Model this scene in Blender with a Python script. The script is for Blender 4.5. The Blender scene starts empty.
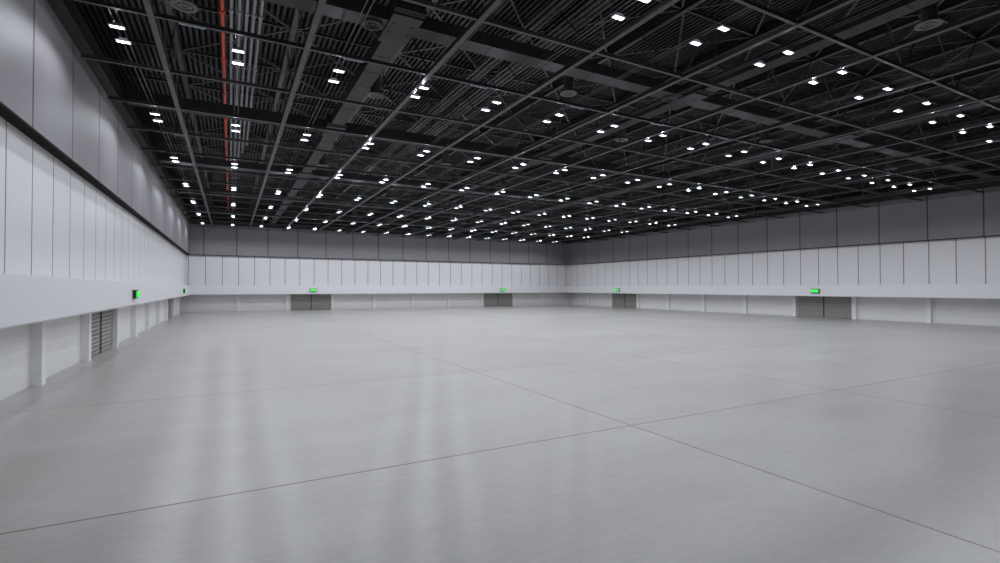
import bpy, math, random
from mathutils import Vector, Matrix
random.seed(7)
S = bpy.context.scene
COL = S.collection
H = 3.963                      # eye height

# ------------------------------------------------------------------ materials
def newmat(name):
    m = bpy.data.materials.new(name); m.use_nodes = True
    nt = m.node_tree; return m, nt, nt.nodes['Principled BSDF']

def paint(name, col, rough=.5, metal=0., var=.06, scale=3., coat=0., bump=0., stretch=(1, 1, 1), spec=.5):
    m, nt, b = newmat(name)
    tc = nt.nodes.new('ShaderNodeTexCoord'); mp = nt.nodes.new('ShaderNodeMapping')
    mp.inputs['Scale'].default_value = stretch
    n = nt.nodes.new('ShaderNodeTexNoise'); n.inputs['Scale'].default_value = scale; n.inputs['Detail'].default_value = 4
    r = nt.nodes.new('ShaderNodeMapRange'); r.inputs['To Min'].default_value = 1 - var; r.inputs['To Max'].default_value = 1 + var
    mx = nt.nodes.new('ShaderNodeVectorMath'); mx.operation = 'SCALE'; mx.inputs[0].default_value = col
    L = nt.links.new
    L(tc.outputs['Object'], mp.inputs['Vector']); L(mp.outputs['Vector'], n.inputs['Vector']); L(n.outputs['Fac'], r.inputs['Value'])
    L(r.outputs['Result'], mx.inputs['Scale']); L(mx.outputs['Vector'], b.inputs['Base Color'])
    b.inputs['Roughness'].default_value = rough; b.inputs['Metallic'].default_value = metal
    b.inputs['Coat Weight'].default_value = coat; b.inputs['Coat Roughness'].default_value = .12
    b.inputs['Specular IOR Level'].default_value = spec
    if bump:
        bp = nt.nodes.new('ShaderNodeBump'); bp.inputs['Strength'].default_value = bump; bp.inputs['Distance'].default_value = .01
        L(n.outputs['Fac'], bp.inputs['Height']); L(bp.outputs['Normal'], b.inputs['Normal'])
    return m

def glow(name, col, strength):
    m, nt, b = newmat(name)
    b.inputs['Base Color'].default_value = (*col, 1); b.inputs['Emission Color'].default_value = (*col, 1)
    b.inputs['Emission Strength'].default_value = strength
    return m

M = {}
M['white'] = paint('white_panel', (.70, .695, .71), .33, var=.02, scale=.6, spec=.4)
M['fascia'] = paint('fascia_panel', (.74, .735, .75), .4, var=.02, scale=.5, spec=.4)
M['recess'] = paint('recess_panel', (.80, .795, .79), .5, var=.03, scale=.8)
M['dark'] = paint('dark_cladding', (.205, .197, .210), .55, metal=.1, var=.07, scale=.55, stretch=(1, 1, 2.2))
M['joint'] = paint('copper_joint', (.27, .14, .105), .55)
M['joint_dark'] = paint('dark_joint', (.075, .032, .024), .55)
M['trim'] = paint('bronze_trim', (.014, .012, .010), .7, spec=.05)
M['column'] = paint('column_paint', (.84, .835, .84), .5)
M['steel'] = paint('black_steel', (.036, .035, .0375), .38, var=.08, scale=2)
M['steel_thin'] = paint('grey_steel', (.045, .044, .047), .38, var=.08, scale=2)
M['olive'] = paint('olive_steel', (.028, .026, .021), .5, var=.08, scale=2, spec=.2)
M['deck'] = paint('roof_deck', (.026, .0255, .027), .5, metal=.2, var=.15, scale=.3)
M['void'] = paint('black_roof', (.004, .004, .004), .8)
M['duct'] = paint('duct_sheet', (.029, .0285, .032), .5, metal=.1, var=.08, scale=.7)
M['duct_dark'] = paint('duct_fitting', (.02, .02, .022), .5)
M['pipe'] = paint('grey_pipe', (.34, .335, .35), .35, metal=.3, var=.05)
M['pipe_dark'] = paint('dark_pipe', (.085, .083, .09), .4, metal=.2, var=.05)
M['red'] = paint('red_pipe', (.80, .085, .035), .4, var=.08)
M['lamp_body'] = paint('lamp_housing', (.25, .26, .27), .45)
M['lens'] = glow('lamp_lens', (.82, .95, 1.0), 3.)
M['batten'] = paint('lamp_batten', (.40, .45, .48), .3)
M['shutter'] = paint('shutter_slats', (.36, .355, .325), .5, var=.04)
M['sign_box'] = paint('sign_housing', (.015, .017, .016), .4)
M['sign'] = glow('sign_green', (.045, .72, .085), .75)
M['drum'] = paint('drum_paint', (.10, .098, .095), .35, metal=.2, var=.05)
M['groove'] = paint('shutter_groove', (.17, .168, .155), .6)
M['rod'] = paint('hanger_rod', (.11, .11, .115), .4)

# floor: polished concrete slabs with thin sawn joints
XJ, YJ, DJ = 10.174, 10.938, 10.51
m, nt, b = newmat('polished_concrete'); M['floor'] = m
L = nt.links.new; N = nt.nodes.new
geo = N('ShaderNodeNewGeometry'); sep = N('ShaderNodeSeparateXYZ'); L(geo.outputs['Position'], sep.inputs[0])
def math_(op, a, b_=None):
    n = N('ShaderNodeMath'); n.operation = op
    for i, v in enumerate((a, b_)):
        if v is None: continue
        if isinstance(v, (int, float)): n.inputs[i].default_value = v
        else: L(v, n.inputs[i])
    return n.outputs[0]
def axis(o, off):
    t = math_('DIVIDE', math_('SUBTRACT', o, off - DJ * 20), DJ)
    fr = math_('FRACT', t); cell = math_('FLOOR', t)
    d = math_('MULTIPLY', math_('MINIMUM', fr, math_('SUBTRACT', 1., fr)), DJ)
    return d, cell
dx, cxl = axis(sep.outputs[0], XJ); dy, cyl = axis(sep.outputs[1], YJ)
dx = math_('ADD', dx, math_('MULTIPLY', math_('LESS_THAN', sep.outputs[0], 5.), 9.))   # no sawn joint near the left wall
near = math_('MINIMUM', dx, dy)
# the joint lines fade where the filler matches the concrete
jn = N('ShaderNodeTexNoise'); jn.inputs['Scale'].default_value = .05
L(geo.outputs['Position'], jn.inputs['Vector'])
line = math_('LESS_THAN', near, .024)
cv = N('ShaderNodeCombineXYZ'); L(cxl, cv.inputs[0]); L(cyl, cv.inputs[1])
wn = N('ShaderNodeTexWhiteNoise'); L(cv.outputs[0], wn.inputs['Vector'])
def noise(scale, detail, stretch=(1, 1, 1), rough=.55):
    mp = N('ShaderNodeMapping'); mp.inputs['Scale'].default_value = stretch; L(geo.outputs['Position'], mp.inputs['Vector'])
    n = N('ShaderNodeTexNoise'); n.inputs['Scale'].default_value = scale; n.inputs['Detail'].default_value = detail
    n.inputs['Roughness'].default_value = rough; L(mp.outputs[0], n.inputs['Vector']); return n.outputs['Fac']
streak = noise(.35, 6, (.28, 1.6, 1)); cloud = noise(.16, 3); grain = noise(5, 4, (.5, 1.4, 1), .7)
v = math_('ADD', math_('ADD', math_('MULTIPLY', math_('SUBTRACT', streak, .5), .26), math_('MULTIPLY', math_('SUBTRACT', cloud, .5), .22)),
          math_('ADD', math_('MULTIPLY', math_('SUBTRACT', grain, .5), .36), math_('MULTIPLY', math_('SUBTRACT', wn.outputs['Value'], .5), .06)))
ramp = N('ShaderNodeMix'); ramp.data_type = 'RGBA'
ramp.inputs['A'].default_value = (.395, .372, .340, 1); ramp.inputs['B'].default_value = (.438, .434, .440, 1)
L(math_('ADD', math_('MULTIPLY', cloud, .8), math_('ADD', math_('MULTIPLY', math_('SUBTRACT', streak, .5), .5), .1)), ramp.inputs['Factor'])
sc = N('ShaderNodeVectorMath'); sc.operation = 'SCALE'; L(ramp.outputs['Result'], sc.inputs[0]); L(math_('ADD', v, 1.), sc.inputs['Scale'])
jm = N('ShaderNodeMix'); jm.data_type = 'RGBA'; L(line, jm.inputs['Factor']); L(sc.outputs[0], jm.inputs['A'])
jm.inputs['B'].default_value = (.16, .065, .035, 1); L(jm.outputs['Result'], b.inputs['Base Color'])
L(math_('ADD', math_('MULTIPLY', cloud, .02), .275), b.inputs['Roughness'])
b.inputs['Specular IOR Level'].default_value = .34
bp = N('ShaderNodeBump'); bp.inputs['Strength'].default_value = .05; bp.inputs['Distance'].default_value = .01
L(grain, bp.inputs['Height']); L(bp.outputs[0], b.inputs['Normal'])

# ------------------------------------------------------------------ mesh helpers
class MB:
    def __init__(s): s.v = []; s.f = []; s.m = []
    def quad(s, a, b, c, d, m=0):
        i = len(s.v); s.v += [a, b, c, d]; s.f.append((i, i+1, i+2, i+3)); s.m.append(m); return s
    def box(s, x0, x1, y0, y1, z0, z1, m=0):
        i = len(s.v)
        s.v += [(x0,y0,z0),(x1,y0,z0),(x1,y1,z0),(x0,y1,z0),(x0,y0,z1),(x1,y0,z1),(x1,y1,z1),(x0,y1,z1)]
        for q in ((0,3,2,1),(4,5,6,7),(0,1,5,4),(1,2,6,5),(2,3,7,6),(3,0,4,7)):
            s.f.append(tuple(i+k for k in q)); s.m.append(m)
        return s
    def tube(s, p, q, r, n=8, m=0, r2=None):
        p = Vector(p); q = Vector(q); d = (q-p).normalized(); r2 = r if r2 is None else r2
        a = d.orthogonal().normalized(); b = d.cross(a); i = len(s.v)
        for P, R in ((p, r), (q, r2)):
            for k in range(n):
                t = 2*math.pi*(k+.5)/n; s.v.append(tuple(P + a*math.cos(t)*R + b*math.sin(t)*R))
        for k in range(n):
            s.f.append((i+k, i+(k+1) % n, i+n+(k+1) % n, i+n+k)); s.m.append(m)
        s.f.append(tuple(i+k for k in reversed(range(n)))); s.f.append(tuple(i+n+k for k in range(n))); s.m += [m, m]
        return s
    def bar(s, p, q, w, h, m=0):
        """rectangular bar, h measured in the plane holding Z"""
        p = Vector(p); q = Vector(q); d = (q-p).normalized()
        up = Vector((0,0,1)) if abs(d.z) < .95 else Vector((0,1,0))
        a = d.cross(up).normalized()*w/2; b = a.cross(d).normalized()*h/2; i = len(s.v)
        for P in (p, q):
            for u, w_ in ((-1,-1),(1,-1),(1,1),(-1,1)): s.v.append(tuple(P + a*u + b*w_))
        for f in ((3,2,1,0),(4,5,6,7),(0,1,5,4),(1,2,6,5),(2,3,7,6),(3,0,4,7)):
            s.f.append(tuple(i+k for k in f)); s.m.append(m)
        return s
    def lathe(s, c, prof, n=28, m=0):
        """prof: list of (radius, z) around the vertical through c"""
        i = len(s.v)
        for r, z in prof:
            for k in range(n):
                t = 2*math.pi*k/n; s.v.append((c[0]+r*math.cos(t), c[1]+r*math.sin(t), c[2]+z))
        for j in range(len(prof)-1):
            for k in range(n):
                s.f.append((i+j*n+k, i+j*n+(k+1) % n, i+(j+1)*n+(k+1) % n, i+(j+1)*n+k)); s.m.append(m)
        return s
    def mesh(s, name, mats):
        me = bpy.data.meshes.new(name); me.from_pydata(s.v, [], s.f)
        for x in (mats if isinstance(mats, (list, tuple)) else [mats]): me.materials.append(x)
        me.polygons.foreach_set('material_index', s.m); me.update(); return me
    def build(s, name, mats, parent=None, loc=None):
        o = bpy.data.objects.new(name, s.mesh(name, mats)); COL.objects.link(o)
        if parent: o.parent = parent
        if loc: o.location = loc
        return o

def tag(o, label=None, cat=None, group=None, kind=None):
    if label: o['label'] = label
    if cat: o['category'] = cat
    if group: o['group'] = group
    if kind: o['kind'] = kind
    return o
def empty(name, loc, label, cat, group=None, kind=None):
    o = bpy.data.objects.new(name, None); COL.objects.link(o); o.location = loc; o.empty_display_size = .3
    return tag(o, label, cat, group, kind)
def copy_tree(o, parent=None):
    c = o.copy(); COL.objects.link(c)
    if parent: c.parent = parent
    for ch in list(o.children): copy_tree(ch, c)
    return c
ORD = ['first','second','third','fourth','fifth','sixth','seventh','eighth','ninth','tenth','eleventh','twelfth','thirteenth',
       'fourteenth','fifteenth','sixteenth','seventeenth','eighteenth','nineteenth','twentieth']
def nth(k, what):            # k = 0 is the nearest to that wall
    return 'nearest ' + what if k == 0 else ORD[k] + ' from ' + what

# ------------------------------------------------------------------ levels and planes
ZF0, ZF1 = 2.893, 4.345        # smooth fascia
ZD0, ZD1 = 9.2, 14.15          # dark cladding
XL, XR, YB, YN = -5.8, 67.9, 93.2, -14.0      # dark cladding faces
OW, OF = .4, .4                # white panels set back, fascia forward
RL, RR, RB, RN = -7.08, 69.9, 95.2, -15.2     # recess walls
PD, PW = 4.70, 2.37            # panel widths

fl = MB().box(RL-.3, RR+.3, RN-.3, RB+.3, -.3, 0)
tag(fl.build('floor', M['floor']), 'pale polished concrete floor with thin brown joints', kind='structure')

def wall(name, label, P, U, Nn, l0, l1, dark0, white0, recess):
    """P: function (along, depth, z) -> xyz ; depth is measured into the room from the dark face (negative = behind)"""
    def bx(mb, a0, a1, d0, d1, z0, z1, m=0):
        p, q = P(a0, d0, z0), P(a1, d1, z1)
        mb.box(min(p[0],q[0]), max(p[0],q[0]), min(p[1],q[1]), max(p[1],q[1]), min(p[2],q[2]), max(p[2],q[2]), m)
    # white panels with recessed copper joints
    w = MB(); g = .09
    seams = []; a = white0
    while a > l0: a -= PW
    a += PW
    while a < l1: seams.append(a); a += PW
    e = [l0] + seams + [l1]
    for i in range(len(e)-1):
        bx(w, e[i] + (g/2 if i else 0), e[i+1] - (g/2 if i < len(e)-2 else 0), -OW-.25, -OW, ZF1, ZD0, 0)
    bx(w, l0, l1, -OW-.3, -OW-.005, ZF1, ZD0+.3, 1)
    root = w.build(name, [M['white'], M['joint']]); tag(root, label, kind='structure')
    d = MB(); seams = []; a = dark0
    while a > l0: a -= PD
    a += PD
    while a < l1: seams.append(a); a += PD
    e = [l0] + seams + [l1]; g = .14
    for i in range(len(e)-1):
        bx(d, e[i] + (g/2 if i else 0), e[i+1] - (g/2 if i < len(e)-2 else 0), -.2, 0, ZD0+.06, ZD1, 0)
    bx(d, l0, l1, -.45, -.005, ZD0+.04, ZD1, 1)
    tag(d.build('dark_cladding', [M['dark'], M['joint_dark']], root), 'dark grey metal upper cladding with thin seams')
    t = MB(); bx(t, l0, l1, -OW-.25, .012, ZD0-.02, ZD0+.06)
    tag(t.build('drip_trim', M['trim'], root), 'dark bronze trim under the grey cladding')
    f = MB(); bx(f, l0, l1, -OW-.3, OF, ZF0, ZF1)
    f.build('fascia', M['fascia'], root)
    s = MB(); bx(s, l0, l1, -recess, OF-.06, ZF0-.05, ZF0+.02); s.build('soffit', M['recess'], root)
    r = MB(); bx(r, l0, l1, -recess-.25, -recess, 0, ZF0)
    for z in (.75, 1.47, 2.19): bx(r, l0, l1, -recess, -recess+.012, z-.012, z+.012)
    r.build('recess_wall', M['recess'], root)
    return root

PL = lambda a, d, z: (XL + d, a, z)
PR = lambda a, d, z: (XR - d, a, z)
PB = lambda a, d, z: (a, YB - d, z)
PN = lambda a, d, z: (a, YN + d, z)
wall('wall_left', 'left wall of white panels under dark grey cladding', PL, 0, 0, RN, RB, 21.85, 21.02, XL-RL)
wall('wall_right', 'right wall of white panels under dark grey cladding', PR, 0, 0, RN, RB, 21.55, 21.57, RR-XR)
wall('wall_back', 'far wall of white panels under dark grey cladding', PB, 0, 0, RL, RR, 5.55, 1.15, RB-YB)
wall('wall_front', 'wall behind the camera position', PN, 0, 0, RL, RR, 5.55, 1.15, YN-RN)

# perimeter beams on the wall heads
def perim(name, x0, x1, y0, y1):
    mb = MB(); mb.box(x0, x1, y0, y1, ZD1, ZD1+.06); mb.box(x0, x1, y0, y1, ZD1+.72, ZD1+.78)
    if x1-x0 < y1-y0:
        c = (x0+x1)/2; mb.box(c-.1, c+.1, y0, y1, ZD1+.06, ZD1+.72)
    else:
        c = (y0+y1)/2; mb.box(x0, x1, c-.1, c+.1, ZD1+.06, ZD1+.72)
    return mb.build(name, M['olive'] if name in ('trim_1',) else M['steel'])
tag(perim('trim_1', XL-.4, XL+.48, RN, RB), 'olive steel beam along the top of the left wall', kind='structure')
tag(perim('trim_2', XR-.48, XR+.4, RN, RB), 'dark steel beam along the top of the right wall', kind='structure')
tag(perim('trim_3', RL, RR, YB-.48, YB+.4), 'dark steel beam along the top of the far wall', kind='structure')
tag(perim('trim_4', RL, RR, YN-.4, YN+.48), 'dark steel beam along the top of the wall behind the camera', kind='structure')

# ------------------------------------------------------------------ columns and shutters in the recess
def column(side, a, lab):
    mb = MB()
    if side == 'L': mb.box(RL, RL+.38, a-.25, a+.25, 0, ZF0-.05)
    if side == 'R': mb.box(RR-.38, RR, a-.25, a+.25, 0, ZF0-.05)
    if side == 'B': mb.box(a-.25, a+.25, RB-.38, RB, 0, ZF0-.05)
    # small corner guards at the foot
    o = mb.build('column', M['column']); tag(o, lab, 'column', 'short white columns under the fascia', 'structure')
cl = [19.1+7.66*k for k in range(-4, 10)]
for k, a in enumerate(cl): column('L', a+.10, 'short white column under the left fascia, ' + nth(len(cl)-1-k, 'far corner'))
cr = [19.25+7.66*k for k in range(-4, 10)]
for k, a in enumerate(cr): column('R', a, 'short white column under the right fascia, ' + nth(len(cr)-1-k, 'far corner'))
cb = [1.15+7.62*k for k in range(0, 9)]
for k, a in enumerate(cb): column('B', a, 'short white column under the far wall fascia, ' + nth(k, 'left corner'))

def shutter(side, a0, a1, lab):
    mid = (a0+a1)/2
    loc = {'L': (RL, mid, 0), 'R': (RR, mid, 0), 'B': (mid, RB, 0)}[side]
    r = empty('roller_shutter', loc, lab, 'roller shutter', 'grey roller shutters under the green signs')
    w = (a1-a0)/2; zt = ZF0-.06
    def P(u, d, z): return {'L': (d, u, z), 'R': (-d, u, z), 'B': (u, -d, z)}[side]
    def bx(mb, u0, u1, d0, d1, z0, z1):
        p, q = P(u0,d0,z0), P(u1,d1,z1)
        mb.box(min(p[0],q[0]),max(p[0],q[0]),min(p[1],q[1]),max(p[1],q[1]),z0,z1)
    for s0, s1 in ((-w, -.05), (.05, w)):
        mb = MB(); n = 12; h = zt/n
        for k in range(n):                     # slats with a lip and a dark groove between
            z = k*h
            bx(mb, s0, s1, .03, .11, z+.05, z+h); bx(mb, s0, s1, .11, .14, z+h-.05, z+h)
        nf = len(mb.f)
        bx(mb, s0, s1, .012, .03, 0, zt); mb.m[nf:] = [1]*(len(mb.f)-nf)
        mb.build('shutter_curtain', [M['shutter'], M['groove']], r)
    mb = MB(); bx(mb, -.05, .05, .012, .17, 0, zt); tag(mb.build('centre_post', M['duct_dark'], r), 'dark centre post')
    for s in (-w, w):
        mb = MB(); bx(mb, min(s, s*.985), max(s, s*.985), .012, .14, 0, zt); mb.build('guide_rail', M['shutter'], r)
shutter('L', 35.0, 41.75, 'grey slatted roller shutter in the left wall, nearer the camera')
shutter('L', 73.3, 80.0, 'grey slatted roller shutter in the left wall, near the far corner')
shutter('B', 9.4, 16.1, 'grey slatted roller shutter in the far wall, nearer its left corner')
shutter('B', 47.2, 54.2, 'grey slatted roller shutter in the far wall, nearer its right corner')
shutter('R', 34.9, 41.8, 'grey slatted roller shutter in the right wall, nearer the camera')
shutter('R', 73.2, 80.1, 'grey slatted roller shutter in the right wall, near the far corner')

def sign(side, a, lab):
    zc = 3.55
    loc = {'L': (XL+OF, a, zc), 'R': (XR-OF, a, zc), 'B': (a, YB-OF, zc)}[side]
    r = empty('exit_sign', loc, lab, 'exit sign', 'green exit signs on the fascia')
    def P(u, d, z): return {'L': (d, u, z), 'R': (-d, u, z), 'B': (u, -d, z)}[side]
    def bx(mb, u0, u1, d0, d1, z0, z1):
        p, q = P(u0,d0,z0), P(u1,d1,z1)
        mb.box(min(p[0],q[0]),max(p[0],q[0]),min(p[1],q[1]),max(p[1],q[1]),z0,z1)
    mb = MB(); bx(mb, -.52, .52, 0, .2, -.27, .27); tag(mb.build('sign_housing', M['sign_box'], r), 'black sign housing')
    mb = MB(); bx(mb, -.47, .47, .2, .27, -.2, .2); tag(mb.build('sign_panel', M['sign'], r), 'lit green sign face')
sign('L', 38.9, 'lit green exit sign on the left fascia, nearer the camera')
sign('L', 77.0, 'lit green exit sign on the left fascia, near the far corner')
sign('B', 12.75, 'lit green exit sign on the far fascia, over the left shutter')
sign('B', 50.6, 'lit green exit sign on the far fascia, over the right shutter')
sign('R', 38.1, 'lit green exit sign on the right fascia, nearer the camera')
sign('R', 76.1, 'lit green exit sign on the right fascia, near the far corner')

# ------------------------------------------------------------------ roof deck
ZU = 16.86; ZC = 13.6; ZDECK = 17.02
mb = MB(); p = .27; n = int((RR-RL)/p)+1
for k in range(n):
    x = RL + k*p; mb.box(x, x+.13, RN, RB, ZDECK, ZDECK+.14)
mb.box(RL-.3, RR+.3, RN-.3, RB+.3, ZDECK+.55, ZDECK+.7, 1)
tag(mb.build('ceiling', [M['deck'], M['void']]), 'dark ceiling of long narrow steel ribs', kind='structure')
# walls above the cladding up to the deck
for nm, lab, b_ in (('wall_upper_left', 'dark wall strip above the left cladding', (RL-.3, RL, RN, RB)),
                ('wall_upper_right', 'dark wall strip above the right cladding', (RR, RR+.3, RN, RB)),
                ('wall_upper_back', 'dark wall strip above the far cladding', (RL, RR, RB, RB+.3)),
                ('wall_upper_front', 'dark wall strip above the wall behind the camera', (RL, RR, RN-.3, RN))):
    mb = MB().box(*b_, ZF0, ZDECK+.7); tag(mb.build(nm, M['duct_dark']), lab, kind='structure')

# ------------------------------------------------------------------ trusses
GX0, GDX = 2.6635, 5.219; GY0, GDY = 10.925, 5.255
GX = [GX0 + GDX*k for k in range(-1, 12)]          # 13 lengthwise trusses
GY = [GY0 + GDY*k for k in range(-2, 15)]          # crosswise trusses
ductY = [19.85, 35.0, 50.3, 65.6, 81.4]; ductX = [6.06, 22.6, 38.1, 53.9]
def ibeam(mb, p, q, w, h):
    p = Vector(p); q = Vector(q)
    for z in (.015, h-.015): mb.bar(p+Vector((0,0,z)), q+Vector((0,0,z)), w, .03)
    mb.bar(p+Vector((0,0,h/2)), q+Vector((0,0,h/2)), w*.35, h-.05)
def web(parent, a, b_, r):
    """thin web member as its own mesh"""
    mb = MB().bar(a, b_, r, r); return mb
for i, x in enumerate(GX):
    r = empty('roof_truss', (x, 0, ZC), 'dark steel roof truss running lengthwise, ' + nth(i, 'left wall'), 'roof truss', 'lengthwise roof trusses')
    mb = MB(); ibeam(mb, (0, RN+1.5, 0), (0, YB-.5, 0), .21, .2); mb.build('bottom_chord', M['steel'], r)
    mb = MB(); ibeam(mb, (0, RN+1.5, ZU-ZC-.2), (0, YB-.5, ZU-ZC-.2), .26, .34); mb.build('top_chord', M['steel'], r)
    for j, y in enumerate(GY):
        if y < 4 or y > YB-1: continue
        t0, t1 = ZU-ZC-.2, .2
        for e_ in (-1, 1):
            q = y + e_*GDY/2
            if q > YB-.6 or any(min(y, q)-.5 < d < max(y, q)+.5 for d in ductY): continue
            MB().bar((0, y+e_*.06, t1), (0, q-e_*.04, t0), .05, .05).build('web_diagonal', M['steel_thin'], r)
for j, y in enumerate(GY):
    if y < 0 or y > YB-1: continue
    jj = len([t for t in GY if y < t <= YB-1])
    r = empty('cross_truss', (0, y, ZC), 'dark steel truss running crosswise, ' + nth(jj, 'far wall'), 'roof truss', 'crosswise roof trusses')
    # chord lengths between the lengthwise trusses
    mb = MB(); mb2 = MB(); e = [XL+.1] + GX + [XR-.1]
    for a, b_ in zip(e, e[1:]):
        if b_-a < .4: continue
        ibeam(mb, (a+.12, 0, .02), (b_-.12, 0, .02), .13, .15); ibeam(mb2, (a+.14, 0, ZU-ZC-.06), (b_-.14, 0, ZU-ZC-.06), .10, .14)
    mb.build('bottom_chord', M['steel'], r); mb2.build('top_chord', M['steel_thin'], r)
    for k in range(len(GX)-1):
        if any(GX[k] < d < GX[k+1] for d in ductX + [0, 12.5, 14]): continue
        c_ = (GX[k]+GX[k+1])/2
        for e_ in (-1, 1):
            MB().bar((c_+e_*.04, 0, .16), (c_+e_*(GDX/2-.16), 0, ZU-ZC-.1), .05, .05).build('web_diagonal', M['steel_thin'], r)
# horizontal cross braces between the top chords, one per bay
hx, hy = GDX/2-.16, GDY/2-.1
def brace(simple):
    pl = MB().box(-.2, .2, -.2, .2, -.04, -.015)
    rods = [MB().bar((-hx, -hy*s, .0), (hx, hy*s, .0), .10, .05) for s in (1, -1)]
    if simple:
        mb = MB()
        for q in rods+[pl]:
            n = len(mb.v); mb.v += q.v; mb.f += [tuple(n+k for k in f) for f in q.f]; mb.m += q.m
        return mb.build('cross_brace', M['steel_thin'])
    r = empty('cross_brace', (0,0,0), 'x', 'brace')
    for q in rods: q.build('brace_rod', M['steel_thin'], r)
    tag(pl.build('gusset_plate', M['steel'], r), 'square centre plate'); return r
protoA, protoB = brace(False), brace(True); ua = ub = 0
ys = [y for y in GY if y > 4]
for j in range(len(ys)-1):
    if ys[j+1] > YB-.5: continue
    jj = len([t for t in ys if ys[j+1] < t <= YB-.5])
    for k in range(len(GX)-1):
        nearb = ys[j] < 30 and GX[k] < 30
        if nearb: o = protoA if not ua else copy_tree(protoA); ua = 1
        else: o = protoB if not ub else copy_tree(protoB); ub = 1
        o.location = (GX[k]+GDX/2, ys[j]+GDY/2, ZU-.05)
        tag(o, 'X-shaped roof brace, bay row %s, %s' % (nth(jj, 'far wall'), nth(k, 'left wall')), 'brace', 'cross braces under the roof deck')

# edge trusses along far and right walls: posts and diagonals above the cladding
def edge_truss(side, lab):
    loc = {'B': (0, YB-.3, ZD1+.78), 'R': (XR-.3, 0, ZD1+.78), 'L': (XL+.3, 0, ZD1+.78)}[side]
    r = empty('edge_truss', loc, lab, 'roof truss', 'trusses standing on the wall heads')
    P = (lambda u, z: (u, 0, z)) if side == 'B' else (lambda u, z: (0, u, z))
    u0, u1 = (XL+.5, XR-.5) if side == 'B' else (2., YB-.5)
    top = ZDECK-ZD1-.78-.3
    mb = MB(); ibeam(mb, P(u0, top-.35), P(u1, top-.35), .16, .2); tag(mb.build('top_rail', M['steel_thin'], r), None)
    u = -2.4 if side == 'B' else 3.9
    k = 0
    while u < u1:
        MB().bar(P(u, 0), P(u, top-.2), .12, .12).build('web_post', M['pipe_dark'], r)
        if u+3.58 < u1:
            MB().bar(P(u+.05, top-.3), P(u+3.5, 0.05), .05, .05).build('web_diagonal', M['steel_thin'], r)
        u += 3.58; k += 1
edge_truss('B', 'steel edge truss of posts and diagonals over the far wall')
edge_truss('R', 'steel edge truss of posts and diagonals over the right wall')

# ------------------------------------------------------------------ ducts
ZDB = 14.56; ZDT = 15.10
def seams_box(mb, x0, x1, y0, y1, along):
    mb.box(x0, x1, y0, y1, ZDB, ZDT)
    a, b_ = (x0, x1) if along == 'x' else (y0, y1)
    t = a + 1.5
    while t < b_ - .3:
        if along == 'x': mb.box(t-.02, t+.02, y0-.012, y1+.012, ZDB-.012, ZDT+.012)
        else: mb.box(x0-.012, x1+.012, t-.02, t+.02, ZDB-.012, ZDT+.012)
        t += 1.9
def hangers(r, pts):
    for x, y in pts:
        MB().tube((x, y, ZDT), (x, y, ZDECK), .02, 6).build('hanger_rod', M['rod'], r)
for j, y in enumerate(ductY):
    w = .44 if j == 0 else .55
    e = [XL+.5] + ductX + [XR-.5]
    for k in range(len(e)-1):
        x0 = e[k] + (.62 if k else 0); x1 = e[k+1] - (.62 if k < len(e)-2 else 0)
        r = empty('air_duct', ((x0+x1)/2, y, 0), 'crosswise grey air duct, row %s, stretch %s' % (nth(4-j, 'far wall'), nth(k, 'left wall')), 'air duct', 'crosswise air ducts')
        mb = MB(); c = (x0+x1)/2; seams_box(mb, x0-c, x1-c, -w, w, 'x'); mb.build('duct_body', M['duct'], r)
        hangers(r, [(x0-c+.8, w+.05), (x1-c-.8, w+.05)])
    for k, x in enumerate(ductX):
        r = empty('duct_junction', (x, y, 0), 'grey duct junction box, %s from left, row %s' % (ORD[k], nth(4-j, 'far wall')), 'duct junction', 'duct junction boxes')
        mb = MB(); mb.box(-.6, .6, -1.1, 1.3, ZDB-.05, ZDT+.15); 
        mb.build('junction_body', M['duct'], r)
        mb = MB(); mb.box(-.55, .55, -1.55, -1.15, ZDB+.15, ZDT+.05); mb.box(-.55, .55, -1.15, -1.1, ZDB+.05, ZDT+.1)
        for q in range(3): mb.box(-.62, .62, -1.5+q*.13, -1.44+q*.13, ZDB, ZDB+.15)
        mb.build('grille', M['duct_dark'], r)
        for a in (-.4, .4):
            for b_ in (-.35, .35):
                MB().tube((a, b_, ZDB-.075), (a, b_, ZDB-.05), .06, 10).build('bolt', M['duct_dark'], r)
        if j < 2:                                  # round fan inlet hanging under the duct beside the box
            c_ = (x-1.12, y+.12, ZDB)
            o = MB().lathe((0, 0, 0), [(.0, -.05), (.13, -.05), (.15, -.09), (.17, -.05), (.27, -.05), (.30, -.10), (.40, -.09), (.42, -.02), (.42, -.002), (0, -.002)], 28)
            o = o.build('fan_inlet', M['duct'], None, c_)
            tag(o, 'round grey fan inlet under duct row %s, %s from left' % (nth(4-j, 'far wall'), ORD[k]), 'fan inlet', 'round fan inlets under the ducts')
for k, x in enumerate(ductX):
    e = [YN+1] + ductY + [YB-.8]
    for j in range(len(e)-1):
        if j == 0 and k == 0: continue
        y0 = e[j] + (1.32 if j else 0); y1 = e[j+1] - (1.6 if j < len(e)-2 else 0)
        if j == 0: y0 = 2
        if y1-y0 < 2: continue
        r = empty('air_duct', (x, (y0+y1)/2, 0), 'lengthwise grey air duct, %s line from left, stretch %s' % (ORD[k], nth(len(e)-2-j, 'far wall')), 'air duct', 'lengthwise air ducts')
        mb = MB(); c = (y0+y1)/2; seams_box(mb, -.4, .4, y0-c, y1-c, 'y'); mb.build('duct_body', M['duct'], r)
        hangers(r, [(-.45, y0-c+.8), (-.45, y1-c-.8)])

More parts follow.
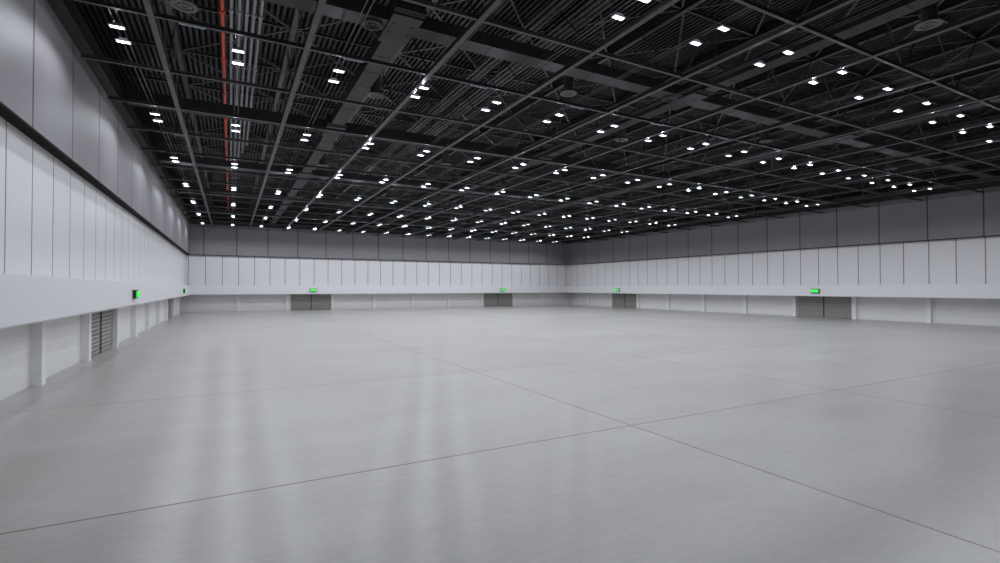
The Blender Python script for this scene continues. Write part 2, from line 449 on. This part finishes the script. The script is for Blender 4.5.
# hanging drum diffusers
def diffuser():
    r = empty('air_diffuser', (0,0,0), 'x', 'air diffuser')
    mb = MB(); mb.lathe((0,0,0), [(.28, .04), (.28, .45), (.30, .46), (.30, .50), (.28, .51), (.28, .95), (.30, .96), (.30, 1.0), (.28, 1.01), (.28, 1.55), (.0, 1.55)], 28)
    mb.build('drum', M['drum'], r)
    mb = MB(); mb.lathe((0,0,0), [(.0, .03), (.10, .03), (.12, .0), (.20, .0), (.22, .03), (.28, .03), (.30, .0), (.46, .0), (.47, .02), (.46, .05), (.27, .05)], 32)
    mb.build('flange', M['drum'], r)
    MB().tube((0,0,1.55), (0,0,ZDECK-14.5), .03, 8).build('hanger_rod', M['rod'], r)
    return r
dp = diffuser(); spots = []
for x, y in [(24.6, 9.4), (42.3, 9.4), (60.0, 9.4), (-1.6, 22.0), (16.1, 22.05), (33.9, 22.6), (51.7, 22.6), (6.95, 27.3), (24.5, 27.2), (42.3, 27.3), (60.1, 27.3),
             (-3.1, 40.6), (16.1, 39.8), (33.9, 39.9), (51.7, 39.9), (6.95, 45.2), (25.0, 45.7), (42.3, 45.4), (61.2, 46.0),
             (-1.6, 57.4), (16.1, 57.4), (33.9, 57.4), (51.7, 57.4), (6.95, 62.4), (24.5, 62.4), (42.3, 62.4), (60.1, 62.4), (16.1, 75.4), (33.9, 75.4), (51.7, 75.4)]:
    spots.append((x, y))
rows = sorted({round(y/6.) for x, y in spots})
byrow = {}
for x, y in spots: byrow.setdefault(round(y/3.6), []).append((x, y))
keys = sorted(byrow)
first = True
for ri, k in enumerate(keys):
    for ci, (x, y) in enumerate(sorted(byrow[k])):
        o = dp if first else copy_tree(dp); first = False
        o.location = (x, y, 14.5)
        tag(o, 'black hanging air drum, row %s, %s' % (nth(len(keys)-1-ri, 'far wall'), nth(ci, 'left wall')), 'air diffuser', 'hanging round air diffusers')

# ------------------------------------------------------------------ pipes under the deck
ZP = H + 12.3
def pipe(name, x, y0, y1, rad, mat, lab, cat, group, cps, r2=1.45):
    r = empty(name, (x, y0, ZP), lab, cat, group)
    MB().tube((0,0,0), (0, y1-y0, 0), rad, 12).build('tube', mat, r)
    for y in cps:
        if y0 < y < y1:
            mb = MB(); mb.tube((0, y-y0-.16, 0), (0, y-y0+.16, 0), rad*r2, 12)
            mb.build('coupling', mat, r)
            MB().tube((0, y-y0+.3, 0), (0, y-y0+.3, ZDECK-ZP), .018, 6).build('hanger_rod', M['rod'], r)
cps = [7.5+5.6*k for k in range(0, 16)]
pipe('sprinkler_pipe', -.40, -8, 90, .085, M['red'], 'red sprinkler pipe running lengthwise under the roof', 'pipe', None, [25.3, 30.6, 36.0, 41.5, 47, 55, 63, 71, 79], 1.6)
for k, x in enumerate([-.05, .27, .57, .85, 1.13]):
    pipe('ceiling_pipe', x, -8, 60 - 3*k, .075, M['pipe'], 'pale grey pipe beside the red pipe under the roof, %s' % (ORD[k] + ' one to its right'), 'pipe', 'grey pipes beside the red pipe', [25.0, 31.2, 40.0, 50.0], 1.5)
for k in range(7):
    x = [12.15, 12.45, 12.75, 13.5, 13.8, 14.1, 14.4][k]
    pipe('ceiling_pipe', x, -8, 56 - 2*k, .075, M['pipe_dark'], 'grey pipe in the wide roof pipe bundle, %s from left' % ORD[k], 'pipe', 'wide bundle of grey pipes', [20.6, 31.0+.5*k, 41.0], 1.5)

# ------------------------------------------------------------------ ceiling lights
LX0, LDX, LY0, LDY, LD = -3.7445, 3.9566, 12.296, 10.51, 1.2635
ZL = 13.563
TINT = (.885, .925, 1.0)
ld = bpy.data.lights.new('lamp_beam', 'SPOT'); ld.energy = 230; ld.spot_size = math.radians(160); ld.spot_blend = .4; ld.shadow_soft_size = .12; ld.color = TINT
lp = bpy.data.lights.new('lamp_spill', 'POINT'); lp.energy = 20; lp.shadow_soft_size = .025; lp.color = TINT
def lamp_lights(o):
    for d, z in ((ld, -.14), (lp, -.045)):
        q = bpy.data.objects.new(d.name, d); COL.objects.link(q); q.parent = o; q.location = (0, 0, z)
def lamp(simple):
    body = MB(); body.box(-.26, .26, -.13, .13, .006, .04); body.box(-.14, .14, -.10, .10, .04, .12)
    lens = MB(); lens.box(-.21, .21, -.085, .085, -.012, .006)
    stem = MB(); stem.tube((-.1, 0, .11), (-.1, 0, .235), .012, 6); stem.tube((.1, 0, .11), (.1, 0, .235), .012, 6)
    if simple:
        n = len(body.v); body.v += lens.v; body.f += [tuple(n+k for k in f) for f in lens.f]; body.m += [1]*len(lens.f)
        n = len(body.v); body.v += stem.v; body.f += [tuple(n+k for k in f) for f in stem.f]; body.m += [0]*len(stem.f)
        o = body.build('ceiling_light', [M['lamp_body'], M['lens']]); lamp_lights(o); return o
    r = empty('ceiling_light', (0,0,0), 'x', 'ceiling light')
    body.build('lamp_housing', M['lamp_body'], r); tag(lens.build('lamp_lens', M['lens'], r), 'glowing white lens')
    stem.build('stem', M['rod'], r); lamp_lights(r); return r
pa, pb = lamp(False), lamp(True); fa = fb = True
for j in range(0, 8):
    for i in range(17):
        for e in (0, 1):
            if 0 <= j <= 2: o = pa if fa else copy_tree(pa); fa = False
            else: o = pb if fb else copy_tree(pb); fb = False
            o.location = (LX0+LDX*i, LY0+LDY*j+LD*e, ZL)
            tag(o, 'ceiling light, row %s, %s, %s of pair' % (nth(7-j, 'far wall'), nth(i, 'left wall'), 'farther' if e else 'nearer'), 'ceiling light', 'paired white ceiling lights')
for i in range(17):
    x = LX0+LDX*i
    o = MB().tube((-.1, RN+2, 0), (-.1, YB-.5, 0), .018, 6).tube((.1, RN+2, 0), (.1, YB-.5, 0), .018, 6)
    o = o.build('light_rail', M['rod'], None, (x, 0, 13.81))
    for q in GX:
        if abs(q-x) < .22: o.location.z = 13.83
    tag(o, 'thin double rail carrying ceiling lights lengthwise, ' + nth(i, 'left wall'), 'light rail', 'double rails above the ceiling lights')
# unlit batten lamps on the crosswise chord
for k, x in enumerate([-1.3, 4.5, 10.4, 16.2, 22.0, 27.9, 33.6]):
    mb = MB(); mb.box(-.42, .42, -.05, .05, -.05, 0.0); mb.box(-.36, .36, -.03, .03, -.065, -.05)
    o = mb.build('batten_lamp', M['batten'], None, (x, GY0+2*GDY, ZC+.021))
    tag(o, 'slim pale batten lamp fixed under a crosswise truss, ' + nth(k, 'left wall'), 'batten lamp', 'slim batten lamps under one truss')

# ------------------------------------------------------------------ world, camera, view
w = bpy.data.worlds.new('World'); S.world = w; w.use_nodes = True
w.node_tree.nodes['Background'].inputs['Color'].default_value = (0, 0, 0, 1)
cam = bpy.data.cameras.new('camera'); co = bpy.data.objects.new('camera', cam); COL.objects.link(co)
cam.sensor_width = 36; cam.lens = 18.005; cam.clip_end = 400; cam.clip_start = .05
co.location = (0, 0, H); co.rotation_euler = (math.radians(90.719), 0, -math.radians(28.3022))
S.camera = co
vs = S.view_settings; vs.view_transform = 'Standard'; vs.look = 'None'; vs.gamma = 1; vs.use_curve_mapping = False; vs.exposure = 0.0
S.cycles.use_denoising = True
S.cycles.max_bounces = 8; S.cycles.diffuse_bounces = 5; S.cycles.glossy_bounces = 3
S.cycles.use_light_tree = True
